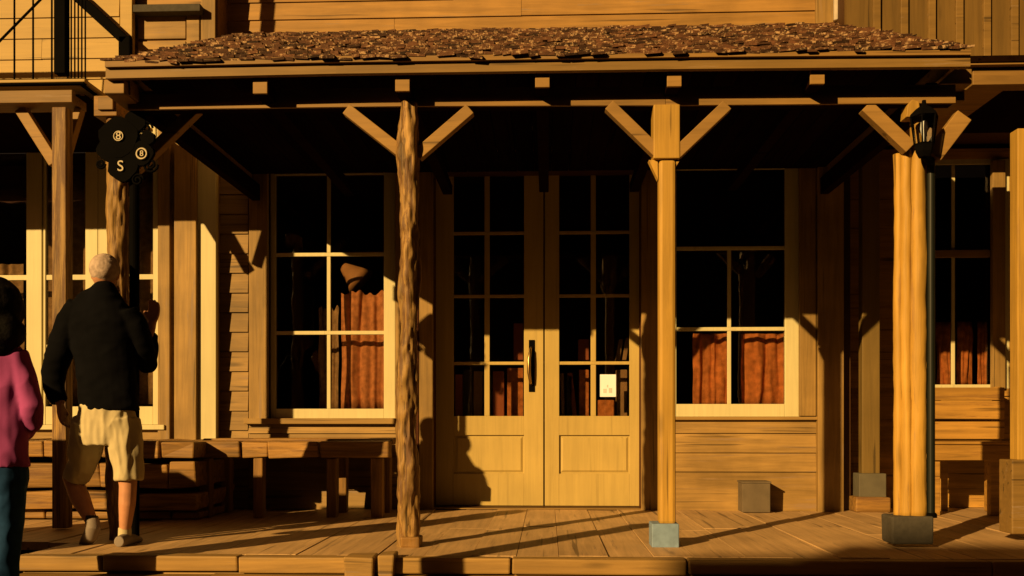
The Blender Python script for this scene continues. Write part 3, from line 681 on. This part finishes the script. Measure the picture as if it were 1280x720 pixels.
m.tube([P(1163.5, 206, 5.67), P(1162, 203, 5.62), (lx, LY, PZ(200, LY))], .02, 10)
for k in range(6):
    a = k * math.pi / 3
    m.tube([(lx + .057 * math.cos(a), LY + .057 * math.sin(a), zb_), (lx + .078 * math.cos(a), LY + .078 * math.sin(a), zt2)], .005, 6)
m.build('lantern_frame', M['iron'], t)
m = MB(); m.tube([(lx, LY, zb_ + .003), (lx, LY, zt2 - .003)], [.052, .072], 6, cap=False); m.build('lantern_glass', M['glass'], t)
m = MB(); m.lathe(lx, LY, [(.012, zb_), (.014, zb_ + .05), (.022, zb_ + .09), (.018, zb_ + .13), (.002, zb_ + .14)], 12); m.build('bulb', M['paper'], t, smooth=True)

# ------------------------------------------------------------------ hanging sign and pole on the left
SDp = 5.72; cc = P(168, 600, SDp)
t = thing('sign_post', (cc.x, SDp, 0), 'dark iron pole carrying a round dark sign with pale letters beside the left log post', 'sign post')
m = MB(); m.lathe(cc.x, SDp, [(.030, 0), (.030, PZ(112, SDp))], 18); m.build('pole', M['iron'], t)
oc = P(150, 182, SDp - .05); m = MB()
for k_, (x_, y_, r_) in enumerate(((147, 171, 25), (176, 191, 15), (152, 207, 19), (167, 151, 14), (133, 186, 14), (183, 171, 9))):
    q = P(x_, y_, SDp - .07); rr = r_ / F * SDp; dd = .0 + k_ * .0015
    n_ = 18; m.prism([(q.x + rr * (1 + .07 * math.sin(5 * a + k_)) * math.cos(a), q.z + rr * (1 + .07 * math.cos(4 * a)) * math.sin(a)) for a in [2 * math.pi * i_ / n_ for i_ in range(n_)]], SDp - .066 + dd, .03)
sb = m.build('sign_board', M['iron'], t)
def glyph(ch, px_, py_, size, name='letter', mat=None):
    cu = bpy.data.curves.new('letter', 'FONT'); cu.body = ch; cu.size = size; cu.extrude = .002; cu.align_x = 'CENTER'; cu.align_y = 'CENTER'
    o = bpy.data.objects.new('letter', cu); C.objects.link(o); dg = bpy.context.evaluated_depsgraph_get()
    me = bpy.data.meshes.new_from_object(o.evaluated_get(dg)); bpy.data.objects.remove(o)
    q = P(px_, py_, SDp - .073); me.transform(Matrix.Translation(q) @ Matrix.Rotation(R(90), 4, 'X')); me.materials.clear(); me.materials.append(mat or M['brass_paint'])
    o = bpy.data.objects.new(name, me); C.objects.link(o); o.parent = t; o.matrix_parent_inverse = Matrix.Translation(-t.location); return o
M['brass_paint'] = plain('sign_paint', (0.5, 0.42, 0.28), 0.6)
for cx_, cy_, r0_, tw_ in ((182, 160, .045, 1), (188, 206, .05, -1), (172, 225, .04, 1), (126, 205, .03, -1)):
    q = P(cx_, cy_, SDp - .05); m = MB()
    m.tube([(q.x + math.cos(a * .5) * r0_ * (1 - a / 26), q.y, q.z + tw_ * math.sin(a * .5) * r0_ * (1 - a / 26)) for a in range(22)], .008, 8); m.build('scroll', M['iron'], t, smooth=True)
glyph('8', 148, 170, .07); glyph('8', 177, 192, .05); glyph('S', 150.5, 208, .095)
def ring(px_, py_, r, w_):
    q = P(px_, py_, SDp - .075); m = MB(); pts = [(q.x + math.cos(a) * r, q.y, q.z + math.sin(a) * r) for a in [i * math.pi / 12 for i in range(25)]]
    m.tube(pts, w_, 6, cap=False); m.build('emblem_ring', M['brass_paint'], t)
ring(148, 170, .029, .004); ring(177, 192, .032, .006)

# ------------------------------------------------------------------ inside the windows
CD = WALL_D + .24
curtain(427, 482, 366, 512, CD, M['curtain_pink'], 'pinkish rust curtain at the right side of the left storefront window', ragged=.08, seed=11)
curtain(398, 424, 385, 512, CD + .12, M['curtain_brown'], 'dark brown curtain in the middle of the left storefront window', ragged=.05, seed=13)
curtain(866, 911, 417, 508, CD, M['curtain'], 'rust red curtain left of the bar in the right storefront window', seed=15)
curtain(926, 984, 417, 508, CD, M['curtain'], 'rust red curtain right of the bar in the right storefront window', seed=17)
curtain(1171, 1190, 402, 484, RW + .2, M['curtain'], 'narrow dark red curtain left of the white bar in the far right window', seed=19)
curtain(1196, 1216, 402, 484, RW + .2, M['curtain'], 'narrow dark red curtain right of the white bar in the far right window', seed=21)
curtain(1222, 1234, 402, 484, RW + .2, M['curtain'], 'rightmost narrow red curtain in the far right window', seed=23)
# lamp shade
t = thing('hanging_lamp', P(435, 340, 8.5), 'orange hanging lampshade behind the left storefront window', 'lamp')
q = P(437, 345, 8.5); m = MB(); m.tube([q + Vector((-.06, 0, .09)), q + Vector((.07, 0, -.02)), q + Vector((.11, 0, -.06))], [.04, .12, .15], 20); m.build('shade', M['shade'], t, smooth=True)
m = MB(); m.tube([q + Vector((-.06, 0, .09)), q + Vector((-.08, 0, .2)), q + Vector((-.08, 0, 1.0))], .006, 8); m.build('cord', M['iron'], t)
# book shelf behind the door
bs = thing('bookshelf', P(680, 520, 8.7), 'dark bookshelf standing behind the glazed doors', 'shelf')
m = MB()
for y in (452, 524): a = P(560, y, 8.55); m.box(PX(562, 8.55), PX(800, 8.55), 8.5, 8.78, a.z - .02, a.z)
m.box(PX(562, 8.55), PX(566, 8.55), 8.5, 8.78, 0, 1.4); m.box(PX(796, 8.55), PX(800, 8.55), 8.5, 8.78, 0, 1.4)
m.build('shelf_boards', M['brown'], bs, bevel=.003)
def book(px0, px1, y0, y1, mat, lean=0, lab=''):
    a = P(px0, y1, 8.5); b = P(px1, y0, 8.5); hgt = b.z - a.z; wdt = b.x - a.x
    m = MB(); m.prism([(a.x, a.z), (b.x, a.z), (b.x + lean, b.z), (a.x + lean, b.z)], 8.5, .16)
    tag(m.build('book', M[mat], bevel=.003), lab, 'book', 'books on the shelf behind the doors')
book(642, 654, 404, 450, 'book_red', 0, 'rust red book on the upper shelf behind the left door leaf')
book(723, 736, 424, 450, 'book_red', 0, 'short red book on the upper shelf behind the right door leaf')
book(770, 775, 424, 450, 'book_tan', .03, 'thin leaning tan book on the upper shelf, left of its twin')
book(778, 783, 422, 450, 'book_tan', .03, 'thin leaning tan book on the upper shelf, rightmost of the two')
for i, (a, b, c_, d, mt, ln, lb) in enumerate(((569, 578, 468, 522, 'book_red', 0, 'leftmost red brown book behind the left door leaf'), (579, 590, 462, 522, 'book_dark', 0, 'dark upright book second from the left of the lower shelf'),
    (592, 603, 464, 522, 'book_tan', 0, 'tan book beside the left door bar on the lower shelf'), (616, 630, 464, 522, 'book_red', 0, 'broad red book just right of the left door bar'),
    (634, 654, 460, 522, 'curtain', 0, 'widest orange red book behind the left door leaf'), (716, 722, 466, 522, 'book_red', -.05, 'thin red book leaning left behind the right door leaf'),
    (724, 736, 462, 522, 'curtain', .0, 'orange red book beside the bar of the right door leaf'), (702, 706, 466, 522, 'book_tan', -.01, 'thin pale book at the left side of the right door leaf'),
    (771, 784, 462, 522, 'book_tan', .0, 'tan book to the right of the paper notice'),
    (708, 715, 470, 522, 'book_dark', 0, 'dark book behind the leaning red one, right door leaf'), (604, 615, 470, 522, 'book_dark', 0, 'dark book hidden by the left door bar'),
    (748, 769, 500, 522, 'curtain', 0, 'low orange red book below the paper notice'))):
    book(a, b, c_, d, mt, ln, lb)

# ------------------------------------------------------------------ people
def loft(mb, secs, n=20):
    """secs: list of (centre, ra (along x), rb (along depth), axis-dir optional)"""
    vs = []; fs = []
    for i, (c, ra, rb) in enumerate(secs):
        c = Vector(c); d = (Vector(secs[min(i + 1, len(secs) - 1)][0]) - Vector(secs[max(i - 1, 0)][0])).normalized()
        u = Vector((1, 0, 0)) - d * d.x
        if u.length < .2: u = Vector((0, 0, 1)) - d * d.z
        u.normalize(); v = d.cross(u)
        for k in range(n):
            a = 2 * math.pi * k / n; vs.append(c + u * math.cos(a) * ra + v * math.sin(a) * rb)
    for i in range(len(secs) - 1):
        for k in range(n):
            a = i * n + k; b = i * n + (k + 1) % n; fs.append((a, b, b + n, a + n))
    fs.append(tuple(range(n))[::-1]); fs.append(tuple((len(secs) - 1) * n + k for k in range(n)))
    mb.raw(vs, fs)
def ball(mb, c, rx, ry, rz, n=16):
    secs = []
    for i in range(n + 1):
        a = -math.pi / 2 + math.pi * i / n
        secs.append((Vector((c[0], c[1], c[2] + math.sin(a) * rz)), max(math.cos(a), .03) * rx, max(math.cos(a), .03) * ry))
    loft(mb, secs, 20)
def fuse(mb, name, mat, parent, voxel=.008, smooth=6, wrinkle=0.0, wscale=9, fold=(1, 1, 1)):
    me = bpy.data.meshes.new(name); me.from_pydata(mb.v, [], mb.f)
    bm = bmesh.new(); bm.from_mesh(me); bmesh.ops.recalc_face_normals(bm, faces=bm.faces); bm.to_mesh(me); bm.free()
    o = bpy.data.objects.new('tmp', me); C.objects.link(o)
    r = o.modifiers.new('r', 'REMESH'); r.mode = 'VOXEL'; r.voxel_size = voxel
    s = o.modifiers.new('s', 'SMOOTH'); s.iterations = smooth; s.factor = .5
    dg = bpy.context.evaluated_depsgraph_get(); m2 = bpy.data.meshes.new_from_object(o.evaluated_get(dg)); bpy.data.objects.remove(o)
    if wrinkle:
        ns = [v.normal.copy() for v in m2.vertices]
        for v, nn in zip(m2.vertices, ns):
            q = Vector((v.co.x * fold[0], v.co.y * fold[1], v.co.z * fold[2])) * wscale
            k = noise.noise(q); k2 = noise.noise(q * 2.3 + Vector((5, 1, 2)))
            v.co += nn * wrinkle * ((1 - abs(k) * 3) * .6 + k2 * .6)
    m2.name = name; m2.materials.clear(); m2.materials.append(mat)
    for p in m2.polygons: p.use_smooth = True
    o = bpy.data.objects.new(name, m2); C.objects.link(o); 
    if parent: o.parent = parent; o.matrix_parent_inverse = Matrix.Translation(-parent.location)
    return o
def hand(mb, wrist, dirv, side, curl=.5, s=1.0):
    """palm, four bent fingers, thumb; dirv = where the fingers point, side = towards the thumb"""
    d = Vector(dirv).normalized(); sd_ = (Vector(side) - d * Vector(side).dot(d)).normalized(); n = d.cross(sd_)
    w_ = Vector(wrist)
    for k in range(4):
        off = sd_ * (.030 - .020 * k) * s; ln = (.07, .078, .072, .056)[k] * s
        b = w_ + d * .085 * s + off
        loft(mb, [(w_ + d * .005 + off * .5, .016 * s, .014 * s), (w_ + d * .05 * s + off * .9, .014 * s, .013 * s), (b, .011 * s, .010 * s)], 10)
        p1_ = b + (d + n * curl * .6).normalized() * ln * .45; p2_ = p1_ + (d + n * curl * 2).normalized() * ln * .35; p3_ = p2_ + (d * .6 + n * curl * 2.5).normalized() * ln * .25
        loft(mb, [(b, .0105 * s, .010 * s), (p1_, .0095 * s, .0095 * s), (p2_, .0088 * s, .0088 * s), (p3_, .007 * s, .007 * s)], 10)
    tb = w_ + d * .025 * s + sd_ * .025 * s; t1 = tb + (d * .7 + sd_ * .7).normalized() * .04 * s; t2 = t1 + (d + n * curl + sd_ * .2).normalized() * .03 * s
    loft(mb, [(tb, .014 * s, .013 * s), (t1, .012 * s, .011 * s), (t2, .009 * s, .009 * s)], 10)
def head(mb, c, yawd=0, s=1.0):
    c = Vector(c); ball(mb, (c.x, c.y, c.z), .077 * s, .095 * s, .105 * s); ball(mb, (c.x, c.y + .035 * s, c.z - .055 * s), .058 * s, .06 * s, .06 * s, 10)
    ball(mb, (c.x - .0 , c.y + .10 * s, c.z - .015 * s), .014 * s, .02 * s, .028 * s, 8)      # nose, on the far side
    ball(mb, (c.x, c.y + .088 * s, c.z - .055 * s), .026 * s, .012 * s, .008 * s, 6); 
    for e in (-1, 1):
        ball(mb, (c.x + e * .079 * s, c.y + .005, c.z - .015 * s), .010 * s, .02 * s, .032 * s, 8)
        ball(mb, (c.x + e * .03 * s, c.y + .088 * s, c.z + .008 * s), .014 * s, .01 * s, .008 * s, 6)

MD = 5.60
def m_(x, y, d=0.0): return P(x, 320 + (y - 320) * .981, MD + d)
man = thing('person', m_(128, 690), 'man in black jacket and khaki knee shorts walking away on the boardwalk', 'person')
b = MB(); head(b, m_(131, 341, .01))
loft(b, [(m_(130, 360, .0), .055, .058), (m_(130, 372, -.01), .062, .065), (m_(129, 384, -.02), .09, .08)])
loft(b, [(m_(128, 380), .10, .08), (m_(128, 395), .17, .10), (m_(130, 430), .16, .11), (m_(132, 480), .14, .10), (m_(132, 520), .155, .11), (m_(132, 548), .13, .11)])
for pts_ in ([(m_(90, 396), .05, .05), (m_(68, 470, .01), .042, .042), (m_(75, 508, -.02), .028, .03)], [(m_(166, 400), .05, .05), (m_(180, 452, .12), .042, .042), (m_(190, 405, .28), .028, .03)]): loft(b, pts_, 14)
loft(b, [(m_(114, 535), .085, .09), (m_(101, 580, .1), .07, .075), (m_(90, 602, .14), .058, .06), (m_(100, 628, .10), .060, .06), (m_(113, 655, .02), .038, .04), (m_(117, 664, 0), .034, .038)], 16)
loft(b, [(m_(150, 535), .085, .09), (m_(158, 580, -.02), .07, .075), (m_(160, 612, -.03), .052, .054), (m_(159, 636, -.03), .050, .052), (m_(156, 672, -.01), .032, .035), (m_(156, 684, -.01), .034, .04)], 16)
hand(b, m_(75, 508, -.02), (.1, .1, -1), (0, 1, 0), .3); hand(b, m_(190, 405, .28), (.05, .3, 1), (-1, 0, 0), .5)
fuse(b, 'body', M['skin'], man, .0065, 4)
b = MB(); ball(b, m_(131, 337, .0), .088, .10, .098, 16); hr = fuse(b, 'cap', M['hair_grey'], man, .007, 3, .002, 40)
b = MB(); loft(b, [(m_(112, 334, .07), .035, .006), (m_(104, 337, .13), .02, .006)], 10)
# jacket
b = MB()
loft(b, [(m_(131, 357, .005), .062, .07), (m_(131, 364, -.005), .085, .085), (m_(129, 372, -.01), .135, .10), (m_(127, 384), .185, .12), (m_(127, 405), .205, .13), (m_(130, 440), .19, .13), (m_(134, 480), .18, .125), (m_(136, 505), .185, .125), (m_(136, 517), .185, .128)], 28)
loft(b, [(m_(100, 382), .07, .085), (m_(86, 408), .085, .085), (m_(74, 445), .08, .08), (m_(67, 470, .01), .070, .072), (m_(68, 490, -.0), .060, .06), (m_(74, 506, -.02), .048, .048)], 18)
loft(b, [(m_(158, 390), .07, .08), (m_(171, 412, .02), .072, .075), (m_(180, 440, .06), .065, .066), (m_(184, 458, .11), .06, .06), (m_(187, 440, .2), .052, .05), (m_(189, 420, .26), .045, .045)], 18)
fuse(b, 'jacket', M['jacket'], man, .008, 8, .006, 7, (1, 1, 1.6))
b = MB()
loft(b, [(m_(133, 508), .165, .12), (m_(133, 530), .185, .135), (m_(132, 550), .18, .13), (m_(132, 560), .15, .12)], 24)
loft(b, [(m_(112, 530, .0), .105, .12), (m_(108, 560, .04), .098, .11), (m_(104, 585, .09), .088, .098), (m_(96, 602, .13), .080, .09), (m_(95, 606, .13), .079, .088)], 20)
loft(b, [(m_(152, 530), .105, .12), (m_(157, 560, -.01), .10, .11), (m_(160, 585, -.02), .088, .10), (m_(161, 602, -.03), .082, .092), (m_(161, 605, -.03), .08, .088)], 20)
fuse(b, 'shorts', M['shorts'], man, .007, 4, .009, 10, (1.6, 1, .5))
# shoes: left lifted, toe down, right flat
b = MB(); loft(b, [(m_(116, 657, -.03), .040, .042), (m_(117, 666, -.05), .044, .046), (m_(113, 676, -.04), .045, .040), (m_(107, 685, .01), .038, .03), (m_(102, 691, .05), .022, .018)], 16); fuse(b, 'shoe', M['shoe'], man, .006, 3)
q = m_(157, 690, -.02); b = MB(); loft(b, [(q + Vector((0, -.09, .04)), .032, .035), (q + Vector((0, -.03, .04)), .040, .042), (q + Vector((0, .08, .035)), .046, .034), (q + Vector((.0, .17, .02)), .036, .02)], 16); fuse(b, 'shoe', M['shoe'], man, .006, 3)
for pp in (m_(115, 655, 0), ): 
    b = MB(); loft(b, [(pp + Vector((0, 0, .02)), .036, .038), (pp + Vector((.002, -.01, -.03)), .038, .040)], 16); fuse(b, 'sock', M['sock'], man, .005, 1)
    b = MB(); loft(b, [(pp + Vector((0, 0, .008)), .0385, .0405), (pp + Vector((.001, 0, -.001)), .039, .041)], 16); fuse(b, 'sock_stripe', M['shoe'], man, .004, 1)
pp = m_(156, 676, -.01); b = MB(); loft(b, [(pp + Vector((0, 0, .05)), .038, .04), (pp + Vector((0, 0, -.03)), .04, .045)], 16); fuse(b, 'sock', M['shorts'], man, .005, 1)

WD_ = 4.5
def w_(x, y, d=0.0): return P(x - 12, y, WD_ + d)
wom = thing('person', w_(5, 720), 'woman with dark hair in magenta long sleeved top and blue jeans at the left edge', 'person')
b = MB(); head(b, w_(6, 388, .01), s=.95)
loft(b, [(w_(5, 405), .05, .052), (w_(5, 425), .055, .058), (w_(4, 436), .10, .07)])
loft(b, [(w_(4, 440), .14, .08), (w_(4, 470), .14, .10), (w_(4, 520), .12, .09), (w_(4, 560), .14, .11), (w_(4, 590), .15, .11)])
loft(b, [(w_(32, 448), .042, .045), (w_(53, 515, .0), .036, .038), (w_(38, 545, .15), .025, .026)], 14); loft(b, [(w_(-26, 448), .042, .045), (w_(-44, 515, .0), .036, .038), (w_(-30, 545, .15), .025, .026)], 14)
for e, sx in ((-1, -14), (1, 20)):
    loft(b, [(w_(4 + 14 * e, 585), .08, .09), (w_(4 + 15 * e, 650, .03), .058, .065), (w_(2 + 15 * e, 700, .02), .048, .052), (w_(2 + 15 * e, 745, .0), .032, .036)], 16)
hand(b, w_(38, 545, .15), (-.4, 1, .1), (0, 0, 1), .4, .9); hand(b, w_(-30, 545, .15), (.4, 1, .1), (0, 0, 1), .4, .9)
fuse(b, 'body', M['skin'], wom, .0065, 4)
b = MB(); ball(b, w_(3, 385, -.02), .145, .14, .16); ball(b, w_(12, 415, -.05), .12, .10, .10); ball(b, w_(-10, 412, -.03), .12, .10, .10); ball(b, w_(4, 432, -.06), .10, .07, .07)
fuse(b, 'hair', M['hair_dark'], wom, .008, 8, .005, 12)
b = MB()
loft(b, [(w_(4, 424), .075, .075), (w_(4, 434), .13, .09), (w_(4, 446), .165, .105), (w_(4, 480), .165, .12), (w_(4, 520), .16, .12), (w_(3, 560), .175, .13), (w_(3, 583), .178, .135)], 26)
loft(b, [(w_(30, 442), .06, .07), (w_(42, 475), .058, .062), (w_(52, 508), .052, .055), (w_(52, 528, .03), .05, .05), (w_(42, 542, .12), .038, .038)], 18)
loft(b, [(w_(-22, 442), .06, .07), (w_(-36, 475), .058, .062), (w_(-46, 508), .052, .055), (w_(-44, 528, .03), .05, .05), (w_(-34, 542, .12), .038, .038)], 18)
fuse(b, 'top', M['magenta'], wom, .008, 6, .007, 8, (1.2, 1, .7))
b = MB(); loft(b, [(w_(3, 572), .165, .125), (w_(3, 600), .17, .13), (w_(3, 615), .15, .12)], 24)
for e in (-1, 1): loft(b, [(w_(3 + 16 * e, 595), .10, .11), (w_(3 + 17 * e, 650, .02), .078, .085), (w_(1 + 17 * e, 705, .02), .062, .068), (w_(1 + 17 * e, 752, .0), .06, .065)], 20)
fuse(b, 'jeans', M['jeans'], wom, .009, 4, .006, 10, (1, 1, .6))
for e in (-1, 1):
    q = w_(2 + 16 * e, 758); q.z = -.165; b = MB(); loft(b, [(q + Vector((0, -.09, .0)), .03, .03), (q + Vector((0, .0, .012)), .04, .045), (q + Vector((0, .12, .0)), .04, .03)], 14); fuse(b, 'shoe', M['shoe'], wom, .007, 2)

m = MB(); q = Vector((-2.08, 3.1, 0)); m.tube([(q.x, q.y, -.2), (q.x, q.y, 1.5), (q.x, q.y, 1.58), (q.x, q.y, 1.64)], [.11, .095, .12, .06], 14, rough=.008)
tag(m.build('shadow_post', M['timber_z'], smooth=True), 'thick unseen wooden post added in the street to cast a streak on the boardwalk', 'post')  # out of view, added to throw a shadow streak over the planks
# ------------------------------------------------------------------ unseen crates left of the view, added to shade floor and bench
def crate(x0, x1, y0, y1, z0, z1, lab):
    t = thing('shade_crate', ((x0 + x1) / 2, (y0 + y1) / 2, z0), lab, 'crate', 'unseen crates added in the street to shade the boardwalk')
    m = MB(); m.box(x0 + .02, x1 - .02, y0 + .02, y1 - .02, z0, z1); m.build('body', M['brown'], t)
    m = MB(); n = 5; hh_ = (z1 - z0) / n
    for k in range(n):
        for yy in (y0, y1 - .018): m.box(x0, x1, yy, yy + .018, z0 + k * hh_ + .006, z0 + (k + 1) * hh_ - .006)
        for xx_ in (x0, x1 - .018): m.box(xx_, xx_ + .018, y0 + .02, y1 - .02, z0 + k * hh_ + .006, z0 + (k + 1) * hh_ - .006)
    m.build('slats', M['timber'], t, bevel=.003)
crate(-4.40, -3.80, 4.2, 4.75, -.2, .56, 'lower unseen crate nearest the woman, added to cast shade')
crate(-4.38, -3.82, 4.2, 4.75, .56, 1.42, 'tall unseen crate on top of the nearest one, added to cast shade')
crate(-5.10, -4.45, 4.25, 4.8, -.2, .62, 'lower unseen crate of the farther stack, added to cast shade')
crate(-5.05, -4.5, 4.25, 4.8, .62, 1.34, 'upper unseen crate of the farther stack, added to cast shade')

# ------------------------------------------------------------------ across the street (behind the camera: shades the street, mirrored in the panes)
op = thing('opposite_block', (-6, -14, 0), 'tall dark unseen building across the street, roofline stepped to cast shade', 'building')
dY = -14.0
def zfor(Y): return -sd.z / sd.y * (Y - dY)
def xfor(X, Y): return X - sd.x / sd.y * (Y - dY)
X_a = xfor(PX(830, 5.05), 5.05); X_b = xfor(PX(1045, 5.6), 5.6)
m = MB(); m.box(-45, X_a, dY - 8, dY, -.3, zfor(4.55)); m.box(X_a, X_b, dY - 8, dY, -.3, zfor(5.27)); m.box(X_b, 30, dY - 8, dY, -.3, zfor(5.80))  # roof heights shaped so their shadow edges land at the boardwalk front
m.build('wall', M['plaster'], op)
for i in range(14):
    m = MB(); m.box(-30 + i * 4, -28.6 + i * 4, dY, dY + .03, 1, 3); m.build('window', M['glass'], op)
